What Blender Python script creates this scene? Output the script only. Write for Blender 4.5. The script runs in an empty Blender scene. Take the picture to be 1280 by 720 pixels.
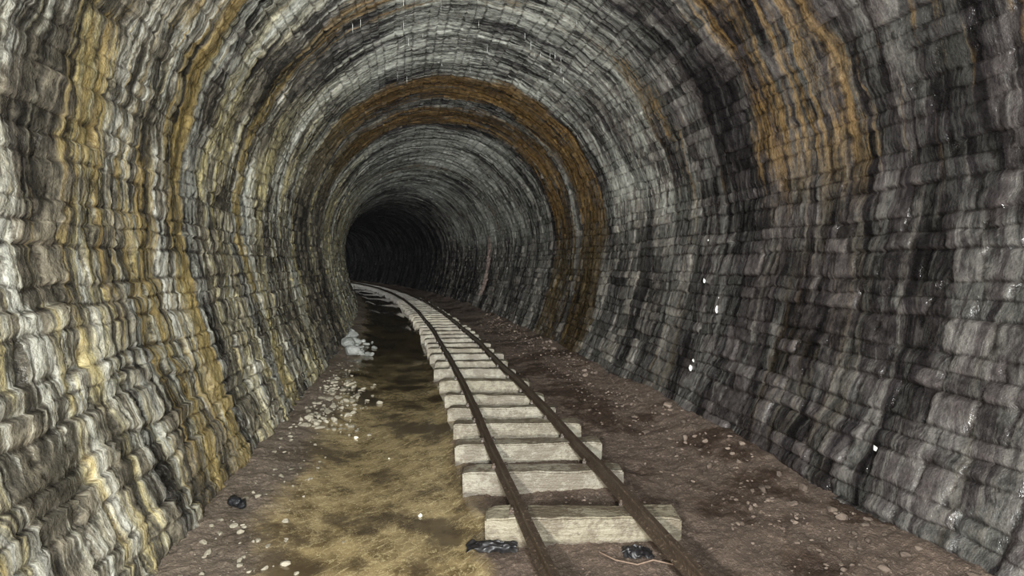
import bpy, bmesh, math, random
import numpy as np
from mathutils import Vector, Matrix, noise as mnoise
random.seed(7); np.random.seed(7)
scene = bpy.context.scene
scene.view_settings.view_transform = 'Standard'
for lk in ('Medium High Contrast','Standard - Medium High Contrast'):
    try:
        scene.view_settings.look=lk; print('LOOK',lk); break
    except Exception as e: pass

# ------------------------------------------------------------ path
pts = [(-8,1.5),(-4,1.1),(0,.62),(3.09,.15),(6.75,-.42),(9,-.85),(10.8,-1.23),(14.4,-2.0),(19.6,-3.35),
       (24,-4.6),(30,-6.45),(36,-8.8),(42,-11.6),(50,-16),(58,-21.5)]
P = np.polyfit([p[0] for p in pts],[p[1] for p in pts],5)
dP = np.polyder(P)
def cx(Y): return np.polyval(P,Y)
def slope(Y): return np.polyval(dP,Y)
def lat(Y,o):
    """world XY of lateral offset o at path parameter Y"""
    s = slope(Y); n = np.sqrt(1+s*s)
    return cx(Y)+o/n, Y-o*s/n
def trk(Y): return .09+np.clip(.16*np.exp(-np.maximum(Y,-3)/7.0),0,.4)

# ------------------------------------------------------------ node helper
class G:
    def __init__(s,name):
        s.m=bpy.data.materials.new(name); s.m.use_nodes=True
        s.t=s.m.node_tree; s.t.nodes.clear(); s.L=s.t.links
    def n(s,typ,**k):
        nd=s.t.nodes.new(typ)
        for a,b in k.items(): setattr(nd,a,b)
        return nd
    def put(s,sock,v):
        if v is None: return
        if isinstance(v,bpy.types.NodeSocket): s.L.new(v,sock)
        elif isinstance(v,(tuple,list)) and len(v)==3 and sock.type=='RGBA': sock.default_value=(*v,1)
        else: sock.default_value=v
    def math(s,op,a,b=None,c=None,clamp=False):
        nd=s.n('ShaderNodeMath',operation=op); nd.use_clamp=clamp
        s.put(nd.inputs[0],a); s.put(nd.inputs[1],b); s.put(nd.inputs[2],c)
        return nd.outputs[0]
    def add(s,a,b): return s.math('ADD',a,b)
    def sub(s,a,b): return s.math('SUBTRACT',a,b)
    def mul(s,a,b): return s.math('MULTIPLY',a,b)
    def vec(s,x,y,z=0.0):
        nd=s.n('ShaderNodeCombineXYZ')
        for i,v in enumerate((x,y,z)): s.put(nd.inputs[i],v)
        return nd.outputs[0]
    def sep(s,v):
        nd=s.n('ShaderNodeSeparateXYZ'); s.L.new(v,nd.inputs[0]); return nd.outputs
    def noise(s,v,scale=1,detail=4,rough=.55,dist=0,out=0):
        nd=s.n('ShaderNodeTexNoise'); s.put(nd.inputs['Vector'],v)
        nd.inputs['Scale'].default_value=scale; nd.inputs['Detail'].default_value=detail
        nd.inputs['Roughness'].default_value=rough; nd.inputs['Distortion'].default_value=dist
        return nd.outputs[out]
    def white(s,v):
        nd=s.n('ShaderNodeTexWhiteNoise',noise_dimensions='3D'); s.put(nd.inputs['Vector'],v); return nd.outputs
    def ss(s,v,a,b,lo=0.0,hi=1.0):
        nd=s.n('ShaderNodeMapRange',interpolation_type='SMOOTHSTEP')
        s.put(nd.inputs[0],v)
        for i,x in enumerate((a,b,lo,hi)): s.put(nd.inputs[i+1],x)
        return nd.outputs[0]
    def mix(s,f,a,b,mode='MIX'):
        nd=s.n('ShaderNodeMix',data_type='RGBA',blend_type=mode)
        s.put(nd.inputs[0],f); s.put(nd.inputs[6],a); s.put(nd.inputs[7],b); return nd.outputs[2]
    def ramp(s,v,lst,rng):
        v=s.math('DIVIDE',v,rng)
        nd=s.n('ShaderNodeValToRGB'); s.put(nd.inputs[0],v); cr=nd.color_ramp
        while len(cr.elements)>1: cr.elements.remove(cr.elements[-1])
        first=True
        for p,c in lst:
            if first: e=cr.elements[0]; e.position=p/rng; first=False
            else: e=cr.elements.new(p/rng)
            if isinstance(c,tuple): e.color=(*c,1)
            else: e.color=(c,c,c,1)
        return nd.outputs[0]
    def out(s,col,rough=.6,spec=.4,disp=None,bump=None,bdist=.01,metal=0.0,both=False):
        b=s.n('ShaderNodeBsdfPrincipled'); s.put(b.inputs['Base Color'],col); s.put(b.inputs['Roughness'],rough)
        s.put(b.inputs['Specular IOR Level'],spec); s.put(b.inputs['Metallic'],metal)
        if bump is not None:
            bn=s.n('ShaderNodeBump'); s.put(bn.inputs['Height'],bump); bn.inputs['Distance'].default_value=bdist
            s.L.new(bn.outputs[0],b.inputs['Normal'])
        o=s.n('ShaderNodeOutputMaterial'); s.L.new(b.outputs[0],o.inputs['Surface'])
        if disp is not None:
            d=s.n('ShaderNodeDisplacement'); s.put(d.inputs['Height'],disp)
            d.inputs['Midlevel'].default_value=0; d.inputs['Scale'].default_value=1
            s.L.new(d.outputs[0],o.inputs['Displacement']); s.m.displacement_method='BOTH' if both else 'DISPLACEMENT'
        return s.m

# ------------------------------------------------------------ wall material
def wall_material():
    g=G('tunnel_masonry')
    uv=g.n('ShaderNodeTexCoord').outputs['UV']
    u,v,_=g.sep(uv)
    P0=g.vec(u,v)
    w=g.sep(g.noise(P0,1.3,3,.6,out=1))
    u2=g.add(u,g.mul(g.sub(w[0],.5),.14)); v2=g.add(v,g.mul(g.sub(w[1],.5),.13))
    rh=.132; bw=.245
    vr=g.math('DIVIDE',v2,rh)
    vr=g.add(vr,g.mul(g.math('SINE',g.mul(vr,2.1)),.22))       # uneven course heights
    row=g.math('FLOOR',vr); fy=g.math('FRACT',vr)
    r0=g.white(g.vec(row,3.3,1.7))[0]
    u3=g.add(u2,g.mul(r0,7.0))
    u3=g.add(u3,g.mul(g.sub(g.noise(g.vec(g.mul(u3,2.1),g.mul(row,3.7)),1,0),.5),.45))
    ur=g.math('DIVIDE',u3,bw); col=g.math('FLOOR',ur); fx=g.math('FRACT',ur)
    dx=g.mul(g.math('MINIMUM',fx,g.sub(1.0,fx)),bw)
    dy=g.mul(g.math('MINIMUM',fy,g.sub(1.0,fy)),rh)
    d=g.math('SMOOTH_MIN',dx,dy,.03)
    fine=g.noise(P0,13,4,.7); med=g.noise(P0,4.0,3,.6)
    av=g.math('ABSOLUTE',v)
    low=g.ss(av,3.0,4.0)            # 1 on the side walls, 0 in the vault
    right=g.ss(v,.2,2.4); left=g.ss(v,-1.0,-3.2)
    lowright=g.mul(right,low)
    dj=g.add(d,g.mul(g.sub(fine,.5),g.ss(left,0,1,.040,.08)))
    stone=g.ss(dj,-.006,.020)
    rr=g.white(g.vec(row,col,.5)); rv=rr[0]; rc=g.sep(rr[1])
    wob=g.add(g.mul(w[2],.34),g.mul(med,.04))
    us=g.add(u,wob)
    sA=g.noise(g.vec(g.mul(us,5.5),g.mul(v,.30),2.0),1,6,.80)
    sB=g.noise(g.vec(g.mul(us,3.6),g.mul(v,.22),9.0),1,5,.74)
    sC=g.noise(g.vec(g.mul(us,15.0),g.mul(v,.7),15.0),1,3,.7)
    sD=g.noise(g.vec(g.mul(us,2.4),g.mul(v,.25),25.0),1,5,.72)
    patch=g.noise(P0,1.9,4,.7)
    big=g.noise(P0,.55,2,.5)
    uw=g.add(u,g.add(g.mul(w[2],.7),-.35))
    rO=g.ramp(uw,[(0,.5),(3.2,.45),(3.6,.74),(4.5,.74),(4.9,.35),(5.6,.35),(6.0,.75),(6.5,.3),(8.4,.1),(8.8,1),(9.6,1),(10.1,.5),(10.6,1),(11.4,.9),(12.0,.2),(16,.2),(16.6,.7),(17.4,.2),(32,.1)],32)
    rW=g.ramp(uw,[(0,.65),(4.6,.65),(5.6,.8),(7.6,.85),(8.2,1),(8.65,1),(8.9,.1),(9.7,.1),(10.15,.75),(10.6,.2),(11.5,.3),(12.0,1),(13,1),(18,1),(22,.75),(26,.45),(32,.2)],32)
    # stone
    k=g.add(g.add(g.mul(rv,g.ss(right,0,1,.25,.36)),g.mul(fine,.75)),g.mul(g.sub(sC,.5),g.ss(right,0,1,1.0,.45)))
    base=g.ramp(k,[(.15,(.018,.018,.019)),(.42,(.075,.073,.070)),(.65,(.20,.19,.175)),(.95,(.40,.385,.34))],1)
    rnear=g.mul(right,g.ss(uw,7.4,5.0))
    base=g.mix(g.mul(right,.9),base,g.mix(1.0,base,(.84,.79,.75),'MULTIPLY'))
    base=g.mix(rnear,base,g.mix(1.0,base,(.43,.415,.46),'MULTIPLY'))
    base=g.mix(g.mul(left,.8),base,g.mix(1.0,base,(1.12,1.03,.80),'MULTIPLY'))
    mo=g.mul(g.sub(1.0,stone),g.ss(low,0,1,.5,.8))
    dk=g.mul(g.ss(g.add(sD,g.mul(g.sub(patch,.5),.25)),.45,.57),g.ss(right,0,1,.9,.95))
    base=g.mix(dk,base,g.mix(1.0,base,(.24,.24,.28),'MULTIPLY'))
    # calcite
    ca=g.add(sA,g.add(g.mul(g.sub(patch,.5),.50),g.add(g.mul(g.sub(sC,.5),.42),g.mul(g.sub(big,.5),.45))))
    cal=g.ss(g.add(ca,g.mul(g.sub(rW,.6),.22)),.47,.62)
    cal=g.mul(cal,g.ss(rW,0,.8,.1,1))
    cal=g.mul(cal,g.ss(right,0,1,1,.60))
    cal=g.mul(cal,g.ss(left,0,1,1,.85))
    cal=g.mul(cal,g.ss(g.math('MAXIMUM',lowright,rnear),0,1,1,.26))
    cal=g.mul(cal,g.ss(dk,0,1,1,.5))
    cal=g.mul(cal,g.ss(g.add(fine,g.mul(g.sub(stone,1.0),.14)),.22,.60,.30,1))
    ccol=g.mix(g.add(g.mul(patch,.4),g.mul(sC,.6)),(.25,.255,.205),(.95,.95,.86))
    ccol=g.mix(g.mul(left,g.ss(sB,.44,.58)),ccol,g.mix(1.0,ccol,(.95,.82,.48),'MULTIPLY'))
    c=g.mix(g.mul(cal,.88),base,ccol)
    # ochre
    och=g.ss(g.add(sB,g.add(g.mul(g.sub(sC,.5),.60),g.add(g.mul(g.sub(rO,.5),.40),g.mul(g.sub(patch,.5),.45)))),.53,.69)
    och=g.mul(och,g.ss(lowright,0,1,1,.9))
    ringfade=g.math('MAXIMUM',g.ss(uw,8.2,7.4),g.ss(v,-3.4,-1.4))
    och=g.mul(g.mul(och,g.ss(rO,0.1,.8,.3,1)),ringfade)
    och=g.mul(och,g.ss(left,0,1,1,.9))
    och=g.mul(och,g.sub(1.0,g.mul(rnear,g.ss(low,0,1,.25,.80))))
    ocol=g.mix(g.ss(g.add(sC,g.mul(g.sub(fine,.5),.6)),.34,.68),(.042,.027,.012),(.28,.175,.066))
    ocol=g.mix(g.mul(left,.6),ocol,g.mix(sC,(.075,.055,.02),(.47,.38,.16)))
    ocol=g.mix(g.mul(lowright,.8),ocol,g.mix(1.0,ocol,(.34,.40,.45),'MULTIPLY'))
    c=g.mix(g.mul(och,.85),c,ocol)
    c=g.mix(mo,c,g.mix(1.0,c,(.30,.28,.27),'MULTIPLY'))
    pm=g.mul(g.mul(g.ss(uw,18.2,18.3),g.ss(uw,18.75,18.65)),g.mul(g.ss(v,3.2,3.3),g.ss(v,5.3,5.1)))
    c=g.mix(g.mul(pm,.8),c,g.mix(stone,(.2,.17,.15),(.48,.36,.31)))
    far_shade=g.ss(u,24,31)
    c=g.mix(g.mul(far_shade,.75),c,(.02,.02,.022))  # fading torchlight painted into the wall colour, darker with distance
    rough=g.ss(g.add(patch,g.mul(dk,-.18)),.33,.63,.17,.52)
    # displacement (towards the inside is +)
    amp=g.ss(low,0,1,.6,1.0)
    h=g.mul(stone,.018)
    h=g.add(h,g.mul(g.sub(rv,.5),.024))
    h=g.add(h,g.mul(g.mul(g.sub(fx,.5),g.sub(rc[0],.5)),.030))
    h=g.add(h,g.mul(g.mul(g.sub(fy,.5),g.sub(rc[1],.3)),.040))
    h=g.mul(h,amp)
    h=g.add(h,g.mul(g.sub(med,.5),g.ss(left,0,1,.018,.065)))
    h=g.add(h,g.mul(g.sub(fine,.5),g.ss(left,0,1,.014,.026)))
    h=g.add(h,g.mul(g.sub(g.noise(P0,.7,2),.5),.13))
    h=g.add(h,g.mul(g.sub(sA,.5),g.ss(right,0,1,.045,.012)))
    bf=g.add(g.noise(P0,34,3,.7),g.mul(sC,.6))
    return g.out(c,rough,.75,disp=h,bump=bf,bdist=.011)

# ------------------------------------------------------------ grid mesh
def grid_mesh(name,XYZ,UV,mat,flip=False):
    nu,nv,_=XYZ.shape
    me=bpy.data.meshes.new(name)
    idx=np.arange(nu*nv).reshape(nu,nv)
    a=idx[:-1,:-1].ravel(); b=idx[1:,:-1].ravel(); c=idx[1:,1:].ravel(); d=idx[:-1,1:].ravel()
    q=np.stack([a,b,c,d],1) if not flip else np.stack([a,d,c,b],1)
    nf=len(q)
    me.vertices.add(nu*nv); me.vertices.foreach_set('co',XYZ.reshape(-1).astype(np.float32))
    me.loops.add(nf*4); me.loops.foreach_set('vertex_index',q.ravel().astype(np.int32))
    me.polygons.add(nf); me.polygons.foreach_set('loop_start',(np.arange(nf)*4).astype(np.int32))
    try: me.polygons.foreach_set('loop_total',np.full(nf,4,dtype=np.int32))
    except Exception: pass
    me.update(calc_edges=True)
    uvl=me.uv_layers.new(name='UVMap')
    uvl.data.foreach_set('uv',UV.reshape(-1,2)[q.ravel()].ravel().astype(np.float32))
    me.polygons.foreach_set('use_smooth',np.ones(nf,dtype=bool))
    me.materials.append(mat); me.validate()
    ob=bpy.data.objects.new(name,me); scene.collection.objects.link(ob)
    return ob

R=2.35; ZS=1.96; HF=1.87
def profile(step=.02):
    P_=[]
    n=int(2.15/step)
    for i in range(n):                       # left wall, from below floor up
        z=-.18+(ZS+.18)*i/n
        k=max(0,(ZS-z)/ZS)
        P_.append((-(R-(R-HF)*k**1.7),z))
    m=int(math.pi*R/step)
    for i in range(m+1):
        a=math.pi-math.pi*i/m
        P_.append((R*math.cos(a),ZS+R*math.sin(a)))
    for i in range(n):
        z=ZS-(ZS+.18)*(i+1)/n
        k=max(0,(ZS-z)/ZS)
        P_.append(((R-(R-HF)*k**1.7),z))
    return np.array(P_)
prof=profile(.018)
seg=np.r_[0,np.cumsum(np.hypot(*np.diff(prof,axis=0).T))]; arc=seg-seg[-1]/2
Ys=np.r_[np.arange(-7,1.8,.15),np.arange(1.8,8,.018),np.arange(8,18,.034),np.arange(18,32,.06),np.arange(32,58,.16)]
YY=Ys[:,None]; OO=prof[None,:,0]; ZZ=np.repeat(prof[None,:,1],len(Ys),0)
X,Yw=lat(YY,OO)
XYZ=np.stack([X,Yw,ZZ],2); UV=np.stack([np.repeat(YY,len(prof),1),np.repeat(arc[None],len(Ys),0)],2)
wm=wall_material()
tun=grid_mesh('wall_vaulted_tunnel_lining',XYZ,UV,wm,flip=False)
tun.data.update()
pi=len(tun.data.polygons)//2
pc=tun.data.polygons[pi]
cen=Vector((float(cx(pc.center.y)),pc.center.y,1.8))
if (cen-pc.center).dot(pc.normal)<0: tun.data.flip_normals()

# ------------------------------------------------------------ ground
def ground_z(Y,o):
    t=o-trk(Y)
    z=np.zeros(np.broadcast(Y,o).shape)-.02
    z=z+.09*np.clip((-1.25-o)/.6,0,1)**1.3
    z=z-.04*np.clip((-t-.5)/.15,0,1)*np.clip((o+1.45)/.25,0,1)
    z=z+.06*np.clip((t-.75)/.9,0,1)
    z=z+.07*np.clip((o-1.45)/.4,0,1)**1.5*(.7+.5*np.sin(Y*2.3)*np.sin(Y*.9+2))
    z=z+.012*np.sin(Y*1.7+o*3)+.010*np.sin(Y*.8-o*5.1+1)
    return z
def floor_material():
    g=G('mud_floor')
    uv=g.n('ShaderNodeTexCoord').outputs['UV']; u,v,_=g.sep(uv)   # v = offset from track centre
    P0=g.vec(u,v)
    wob=g.mul(g.sub(g.noise(P0,1.4,4,.6),.5),.6)
    vv=g.add(v,wob)
    wet=g.mul(g.ss(vv,-.42,-.58),g.ss(vv,-1.82,-1.55))           # channel on the left
    fine=g.noise(P0,38,4,.75); med=g.noise(P0,6,5,.65); big=g.noise(P0,1.6,4,.6)
    earth=g.mix(med,(.026,.020,.016),(.24,.18,.14))
    earth=g.mix(g.ss(fine,.52,.72,0,.7),earth,(.38,.30,.24))
    earth=g.mix(g.ss(big,.48,.60,0,.8),earth,g.mix(1.0,earth,(.40,.36,.34),'MULTIPLY'))
    silt=g.mix(g.ss(med,.30,.66),(.115,.083,.042),(.34,.265,.145))
    silt=g.mix(g.ss(big,.49,.60,0,.8),silt,(.075,.056,.036))
    cr=g.n('ShaderNodeTexVoronoi',feature='DISTANCE_TO_EDGE')
    g.put(cr.inputs['Vector'],g.vec(g.add(g.mul(u,1.6),g.mul(med,.8)),g.add(v,g.mul(med,.5)))); cr.inputs['Scale'].default_value=14
    rip=g.ss(g.add(cr.outputs['Distance'],g.mul(g.sub(fine,.5),.10)),0,.06)
    silt=g.mix(g.mul(g.mul(g.sub(1.0,rip),g.ss(big,.64,.48)),.75),silt,(.60,.51,.30))
    leftbank=g.ss(vv,-1.35,-1.7)
    earth=g.mix(g.mul(leftbank,.5),earth,g.mix(fine,(.06,.05,.035),(.32,.27,.21)))
    c=g.mix(wet,earth,silt)
    flood=g.mul(g.ss(g.add(u,g.mul(g.sub(big,.5),9.0)),6.0,9.5),wet)
    c=g.mix(g.mul(flood,.75),c,(.05,.040,.026))
    pool=g.mul(wet,g.ss(big,.34,.46))
    pool=g.math('MAXIMUM',pool,flood)
    rough=g.mix(pool,g.mix(wet,g.mix(g.ss(big,.48,.60),(.75,)*3,(.40,)*3),(.22,)*3),(.03,)*3)
    dry=g.sub(1.0,wet)
    h=g.mul(g.mul(g.sub(med,.5),.075),dry)
    h=g.add(h,g.mul(g.mul(g.sub(fine,.5),.038),dry))
    bmp=g.add(g.mul(fine,g.sub(1.0,g.mul(wet,.98))),g.mul(g.mul(g.sub(1.0,rip),.08),g.sub(1.0,pool)))
    return g.out(c,rough,g.mix(wet,(.4,)*3,(1.0,)*3),disp=h,bump=bmp,bdist=.02)
Yg=np.r_[np.arange(-5,1.8,.1),np.arange(1.8,8,.018),np.arange(8,16,.035),np.arange(16,58,.1)]
og=np.arange(-2.25,2.26,.02)
YY=Yg[:,None]; OO=og[None,:]+0*YY
X,Yw=lat(YY,OO); Z=ground_z(YY,OO)
UVg=np.stack([YY+0*OO,OO-trk(YY)],2)
flo=grid_mesh('floor',np.stack([X,Yw,Z],2),UVg,floor_material())
flo.data.update()
if flo.data.polygons[100].normal.z<0: flo.data.flip_normals()

# ------------------------------------------------------------ track
trackE=bpy.data.objects.new('railway_track',None); scene.collection.objects.link(trackE)
def rail_mat():
    g=G('rusty_rail'); tc=g.n('ShaderNodeTexCoord').outputs['Object']
    n=g.noise(tc,9,4,.7); f=g.noise(tc,60,3,.7)
    c=g.mix(n,(.022,.016,.012),(.10,.073,.053)); c=g.mix(g.ss(f,.54,.74),c,(.22,.165,.12))
    return g.out(c,.42,.7,bump=f,bdist=.006)
RM=rail_mat()
def sleeper_mat(name,far_dim):
    g=G(name); tc=g.n('ShaderNodeTexCoord').outputs['Object']
    oi=g.n('ShaderNodeObjectInfo').outputs['Random']
    ln=g.n('ShaderNodeVectorMath',operation='MULTIPLY'); g.put(ln.inputs[0],tc); ln.inputs[1].default_value=(2,14,14)
    off=g.n('ShaderNodeVectorMath',operation='ADD'); g.put(off.inputs[0],tc); g.put(off.inputs[1],g.vec(g.mul(oi,50.0),0.0,0.0))
    gr=g.noise(ln.outputs[0],2.5,4,.65); n=g.noise(off.outputs[0],5,5,.7); f=g.noise(off.outputs[0],36,3,.75)
    c=g.mix(g.add(g.mul(gr,.5),g.mul(f,.5)),(.05,.044,.034),(.50,.46,.37))
    c=g.mix(g.mul(oi,.45),c,(.24,.205,.13))
    nz=g.sep(g.n('ShaderNodeNewGeometry').outputs['Normal'])[2]
    mud=g.mul(g.ss(g.add(n,g.mul(g.sub(f,.5),.6)),.40,.56),g.ss(nz,.3,.9,.65,.85))
    c=g.mix(mud,c,(.115,.09,.065))
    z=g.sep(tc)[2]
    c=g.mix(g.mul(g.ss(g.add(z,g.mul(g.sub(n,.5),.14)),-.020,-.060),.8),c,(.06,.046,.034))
    if far_dim: c=g.mix(far_dim,c,(.035,.027,.020))  # painted dimness for the far end of the track
    return g.out(c,.5,.45,bump=g.add(g.mul(gr,.6),g.mul(f,.6)),bdist=.014)
SM=sleeper_mat('pale_timber_sleeper',0); SM1=sleeper_mat('dimmed_timber_sleeper',.45); SM2=sleeper_mat('far_dimmed_sleeper',.85)  # last two: darkened copies, unlit distance painted into their colour
def track_xy(Y,d): 
    return lat(Y,trk(Y)+d)
ZT=.125
def rail(name,off):
    pr=[(-.032,0),(.032,0),(.032,.006),(.009,.015),(.007,.05),(.017,.057),(.0185,.072),(.014,.078),(-.014,.078),(-.0185,.072),(-.017,.057),(-.007,.05),(-.009,.015),(-.032,.006)]
    ys=np.r_[np.arange(-1.5,20,.1),np.arange(20,50,.3)]
    bm=bmesh.new(); prev=None
    for Y in ys:
        wz=.006*math.sin(Y*1.9+off*7)+.004*math.sin(Y*4.1)
        wx=.008*math.sin(Y*1.3+off*3)
        ring=[]
        for px,pz in pr:
            x,y=track_xy(Y,off+px+wx); ring.append(bm.verts.new((x,y,ZT+pz+wz+.004)))
        if prev:
            for i in range(len(pr)):
                j=(i+1)%len(pr); bm.faces.new((prev[i],prev[j],ring[j],ring[i]))
        prev=ring
    bmesh.ops.recalc_face_normals(bm,faces=bm.faces)
    me=bpy.data.meshes.new(name); bm.to_mesh(me); bm.free(); me.materials.append(RM)
    ob=bpy.data.objects.new(name,me); scene.collection.objects.link(ob); ob.parent=trackE
rail('rail_left',-.315); rail('rail_right',.315)

fronts=[-.9,-.2,.45,1.1,1.75,3.07,3.77,4.35,4.91,5.46,6.0,6.75,7.5,8.1]
y=8.75
while y<46: fronts.append(y); y+=.62+random.uniform(-.06,.06)
def add_box(bm,cx_,cy_,cz_,sx,sy,sz,M=None):
    r=bmesh.ops.create_cube(bm,size=1)
    for v in r['verts']:
        v.co=Vector((v.co.x*sx+cx_,v.co.y*sy+cy_,v.co.z*sz+cz_))
    return r['verts']
for i,yf in enumerate(fronts):
    L=1.08+random.uniform(-.05,.05); D=.155+random.uniform(-.02,.03); H=.20
    bm=bmesh.new(); nx=26; 
    add_box(bm,0,0,0,L,D,H)
    bmesh.ops.bevel(bm,geom=bm.edges[:],offset=.010,segments=2,affect='EDGES')
    bmesh.ops.subdivide_edges(bm,edges=[e for e in bm.edges if e.calc_length()>.5],cuts=nx,use_grid_fill=True)
    sd=Vector((i*7.3,0,0))
    for v in bm.verts:
        nn=mnoise.noise_vector(Vector((v.co.x*9,v.co.y*9,v.co.z*9))+sd)
        v.co+=nn*.011
        e=abs(v.co.x)/(L/2)
        if e>.93 and v.co.z>0: v.co.z-=.016*(mnoise.noise(v.co*9+sd)+.5)
    me=bpy.data.meshes.new('sleeper'); bm.to_mesh(me); bm.free()
    me.materials.append(SM if yf<16 else (SM1 if yf<22 else SM2))
    ob=bpy.data.objects.new('sleeper_%d'%(i+1),me); scene.collection.objects.link(ob)
    yc=yf+D/2; k=float(trk(yc)); xx,yy=lat(yc,k)
    xx=float(xx)
    ob.location=(xx+random.uniform(-.04,.04),yc,ZT-H/2+random.uniform(-.004,.002))
    s=math.atan(float(slope(yc)))
    ob.rotation_euler=(random.uniform(-.03,.03),random.uniform(-.010,.010),-s*(.10 if yc<10 else .4)+random.uniform(-.025,.025))
    ob.parent=trackE
bm=bmesh.new()
for yf in fronts:
    if yf>22: continue
    for off in (-.315,.315):
        for sgn in (-1,1):
            x,y=track_xy(yf+.085,off+sgn*.040)
            add_box(bm,float(x),float(y),ZT+.010,.026,.024,.020)
            vs=bmesh.ops.create_cone(bm,cap_ends=True,segments=8,radius1=.011,radius2=.009,depth=.018)['verts']
            for v in vs: v.co+=Vector((float(x),float(y),ZT+.026))
me=bpy.data.meshes.new('rail_spikes'); bm.to_mesh(me); bm.free(); me.materials.append(RM)
ob=bpy.data.objects.new('rail_spikes',me); scene.collection.objects.link(ob); ob.parent=trackE

# ------------------------------------------------------------ stones
def stone_mat(name,c1,c2,rough=.8):
    g=G(name); tc=g.n('ShaderNodeTexCoord').outputs['Object']
    n=g.noise(tc,11,4,.65); f=g.noise(tc,70,2,.7); b=g.noise(tc,2.3,2)
    c=g.mix(g.add(g.mul(n,.6),g.mul(g.ss(b,.3,.7),.4)),c1,c2)
    return g.out(c,rough,.3,bump=f,bdist=.006)
ico=bmesh.new(); bmesh.ops.create_icosphere(ico,subdivisions=2,radius=1)
IV=np.array([v.co[:] for v in ico.verts]); IF=np.array([[v.index for v in f.verts] for f in ico.faces]); ico.free()
def stones(name,items,mat,parent=None):
    V=[];F=[];o=0
    for (x,y,z,sx,sy,sz) in items:
        v=IV.copy()
        for _ in range(7):                       # chip flat facets
            n=np.random.randn(3); n/=np.linalg.norm(n); d=np.random.uniform(.4,.8)
            pr=v@n; m=pr>d; v[m]-=np.outer(pr[m]-d,n)
        v*=[sx,sy,sz]; a=random.uniform(0,6.28); ca,sa=math.cos(a),math.sin(a)
        v=v@np.array([[ca,sa,0],[-sa,ca,0],[0,0,1]])+[x,y,z]
        V.append(v);F.append(IF+o);o+=len(v)
    V=np.concatenate(V);F=np.concatenate(F)
    me=bpy.data.meshes.new(name); me.from_pydata(V.tolist(),[],F.tolist()); me.materials.append(mat)
    ob=bpy.data.objects.new(name,me); scene.collection.objects.link(ob)
    if parent: ob.parent=parent
    return ob
def gz(Y,o): return float(ground_z(np.array(Y),np.array(o)))
def at_world(x,y):
    Y=y
    for _ in range(4):
        s=slope(Y)
        o=(x-cx(Y))*np.sqrt(1+s*s); Y=y+o*s/np.sqrt(1+s*s)
    return Y,o
def stones_scatter(n,Yr,orange,sr,pw=2.5,flat=.6):
    L=[]
    for _ in range(n):
        Y=Yr[0]+(Yr[1]-Yr[0])*random.random()**1.2; o=random.triangular(*orange)
        s=sr[0]+(sr[1]-sr[0])*random.random()**pw
        x,y=lat(Y,o); sz=s*random.uniform(.5,.9)*flat*1.3
        L.append((float(x),float(y),gz(Y,o)+sz*.45,s,s*random.uniform(.5,1),sz))
    return L
left_it=stones_scatter(330,(1.8,9.2),(-1.80,-1.3,-1.76),(.005,.028),3)
left_it+=stones_scatter(190,(5.4,7.6),(-1.80,-1.05,-1.65),(.010,.055),1.8)
left_it+=stones_scatter(40,(2.4,3.6),(-1.75,-1.0,-1.5),(.008,.04),2)
stones('limestone_rubble',left_it,stone_mat('rubble_pale',(.08,.07,.05),(.42,.38,.30)))
right_it=stones_scatter(1700,(1.8,15),(.95,1.85,1.5),(.004,.022),2.5)
right_it+=stones_scatter(160,(2,16),(1.3,1.85,1.8),(.015,.055),1.8)
gm_=stone_mat('rubble_brown',(.035,.027,.022),(.26,.205,.165))
stones('gravel_ballast',right_it,gm_)
stones('ballast_chips',stones_scatter(600,(1.8,12),(-.2,.9,.4),(.004,.018)),gm_,trackE)
def px(xp,yp,z=0.0):
    d=(1.5-z)*720/(yp-330); return ((xp-640)/720*d,d)
def one(name,xp,yp,s,mat,hz=.7,n=1,spread=0):
    it=[]
    for _ in range(n):
        x,y=px(xp,yp); x+=random.uniform(-spread,spread); y+=random.uniform(-spread,spread)*.6
        Y,o=at_world(x,y); q=s*random.uniform(.6,1) if n>1 else s
        it.append((x,y,gz(Y,o)+q*hz*.6,q,q*.8,q*hz))
    return stones(name,it,mat)
white=stone_mat('pale_pebble',(.62,.58,.45),(.85,.82,.68)); black=stone_mat('coal',(.008,.008,.009),(.035,.035,.038),.35)
one('pale_pebble',523,638,.018,white); one('pale_pebble',443,540,.022,white); one('pale_pebble',484,566,.010,white)
one('coal_lump',293,650,.05,black,.8,3,.03)
bi=[]
for _ in range(55):
    Y=random.gauss(10.4,.45); o=-1.78+abs(random.gauss(0,.2)); s=.03+.13*random.random()**1.6
    if Y<9.5: continue
    x,y=lat(Y,o); bi.append((float(x),float(y),gz(Y,o)+s*.3+max(0,(-1.5-o))*.35,s,s*.8,s*.6))
stones('boulder_pile',bi,stone_mat('boulder_grey',(.12,.12,.11),(.40,.40,.365)))
one('white_block',600,384,.12,white,1.1)
def plastic(name,xp,yp,hw,hd):
    bm=bmesh.new(); bmesh.ops.create_grid(bm,x_segments=40,y_segments=20,size=1)
    x0,y0=px(xp,yp)
    for v in bm.verts:
        a=v.co.copy(); r=max(abs(a.x),abs(a.y)); q=a+Vector((xp*.1,0,0))
        h=.035*(1-r**2)+.03*abs(mnoise.noise(q*2.2))+.008*mnoise.noise(q*5)
        v.co=Vector((x0+a.x*hw+.02*mnoise.noise(q*2),y0+a.y*hd+.02*mnoise.noise(q*2+Vector((5,0,0))),max(.0,h)-.012))
    for f in bm.faces: f.smooth=True
    me=bpy.data.meshes.new('plastic'); bm.to_mesh(me); bm.free()
    g=G('black_plastic'); tc=g.n('ShaderNodeTexCoord').outputs['Object']
    me.materials.append(g.out(g.mix(g.noise(tc,30,4),(.005,.005,.006),(.03,.027,.027)),.45,.5))
    ob=bpy.data.objects.new(name,me); scene.collection.objects.link(ob)
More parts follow.
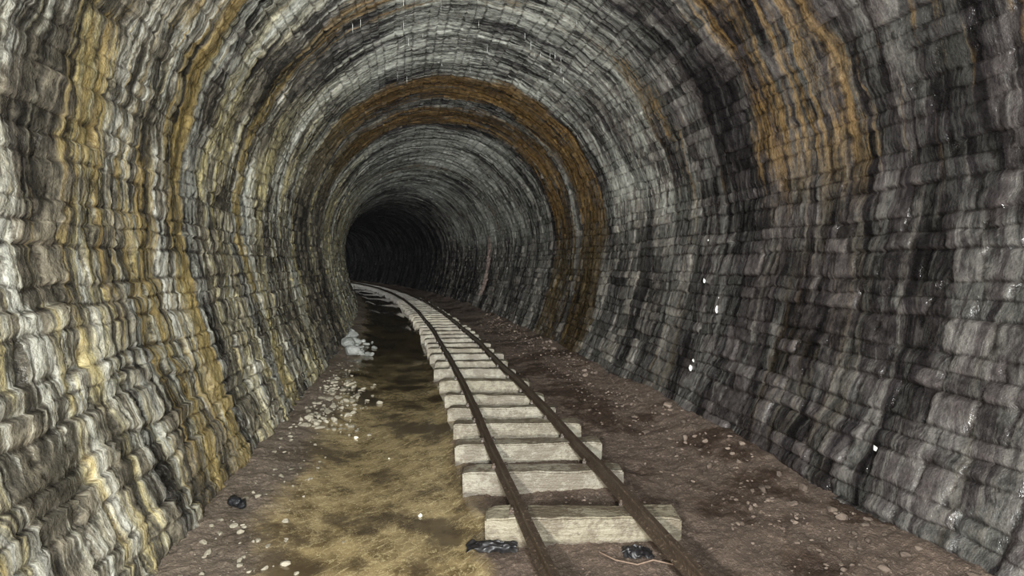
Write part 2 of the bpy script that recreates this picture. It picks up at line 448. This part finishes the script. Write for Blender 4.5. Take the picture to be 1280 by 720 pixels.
plastic('plastic_sheet',614,690,.13,.045); plastic('plastic_sheet',800,697,.075,.05)
cu=bpy.data.curves.new('twig','CURVE'); cu.dimensions='3D'; cu.bevel_depth=.004; sp=cu.splines.new('POLY')
pp=[(752,700),(772,712),(800,716),(820,712),(846,716)]
sp.points.add(len(pp)-1)
for i,(a,b) in enumerate(pp):
    x,y=px(a,b); sp.points[i].co=(x,y,.01+.008*(i%2),1)
gm=G('twig_bark'); tc=gm.n('ShaderNodeTexCoord').outputs['Object']
cu.materials.append(gm.out(gm.mix(gm.noise(tc,40,3),(.10,.07,.05),(.3,.22,.17)),.8))
scene.collection.objects.link(bpy.data.objects.new('twig',cu))
cal=stone_mat('calcite_white',(.6,.6,.56),(.85,.85,.8))
def wall_pt(xp,yp,side):
    best=None
    for Y in np.arange(1.5,25,.02):
        ii=np.where(prof[:,0]*side>0)[0]
        x,y=lat(Y,prof[ii,0]); z=prof[ii,1]
        X_=640+720*x/y; Y_=330-720*(z-1.5)/y
        e=(X_-xp)**2+(Y_-yp)**2; j=int(np.argmin(e))
        if best is None or e[j]<best[0]: best=(e[j],float(x[j]),float(y[j]),float(z[j]))
    return best[1:]
it=[]
for xp,yp,s in [(903,386,.045),(886,350,.028),(905,372,.015),(1108,565,.025),(870,460,.035),(873,452,.02),(890,300,.012)]:
    x,y,z=wall_pt(xp,yp,1); it.append((x-.04,y,z,s*.5,s*.6,s))
stones('calcite_nodule',it,cal)
it=[]
for _ in range(26):
    Y=random.uniform(6,8.5); a=random.uniform(55,125); a=math.radians(a); x,y=lat(Y,R*math.cos(a)); z=ZS+R*math.sin(a)
    l=random.uniform(.03,.08); it.append((float(x),float(y),z-.02-l*.5,.002,.002,l))
stones('soda_straw_stalactites',it,cal)

# ------------------------------------------------------------ lights
def lamp(name,loc,power,size,col,fall='Linear',mul=1.0):
    l=bpy.data.lights.new(name,'POINT'); l.energy=power; l.shadow_soft_size=size; l.color=col
    l.use_nodes=True; nt=l.node_tree
    em=nt.nodes.get('Emission') or nt.nodes.new('ShaderNodeEmission')
    f=nt.nodes.new('ShaderNodeLightFalloff'); f.inputs['Strength'].default_value=mul
    nt.links.new(f.outputs[fall],em.inputs['Strength'])
    o=bpy.data.objects.new(name,l); o.location=loc; scene.collection.objects.link(o); return o
lamp('hand_torch',(-.25,-.1,1.25),138,.05,(1,.98,.94))
lamp('fill_lamp',(.2,-.3,1.7),50,.15,(.93,.98,1),'Constant')  # added fill light, constant falloff brightens the deeper tunnel
w=bpy.data.worlds.new('dark'); scene.world=w; w.use_nodes=True
w.node_tree.nodes['Background'].inputs[0].default_value=(.01,.01,.012,1)

cam=bpy.data.cameras.new('camera'); co=bpy.data.objects.new('camera',cam); scene.collection.objects.link(co)
cam.sensor_width=36; cam.lens=36*720/1280; co.location=(0,0,1.5)
co.rotation_euler=(math.radians(90)-math.atan(30/720),0,0); cam.clip_end=200
scene.camera=co
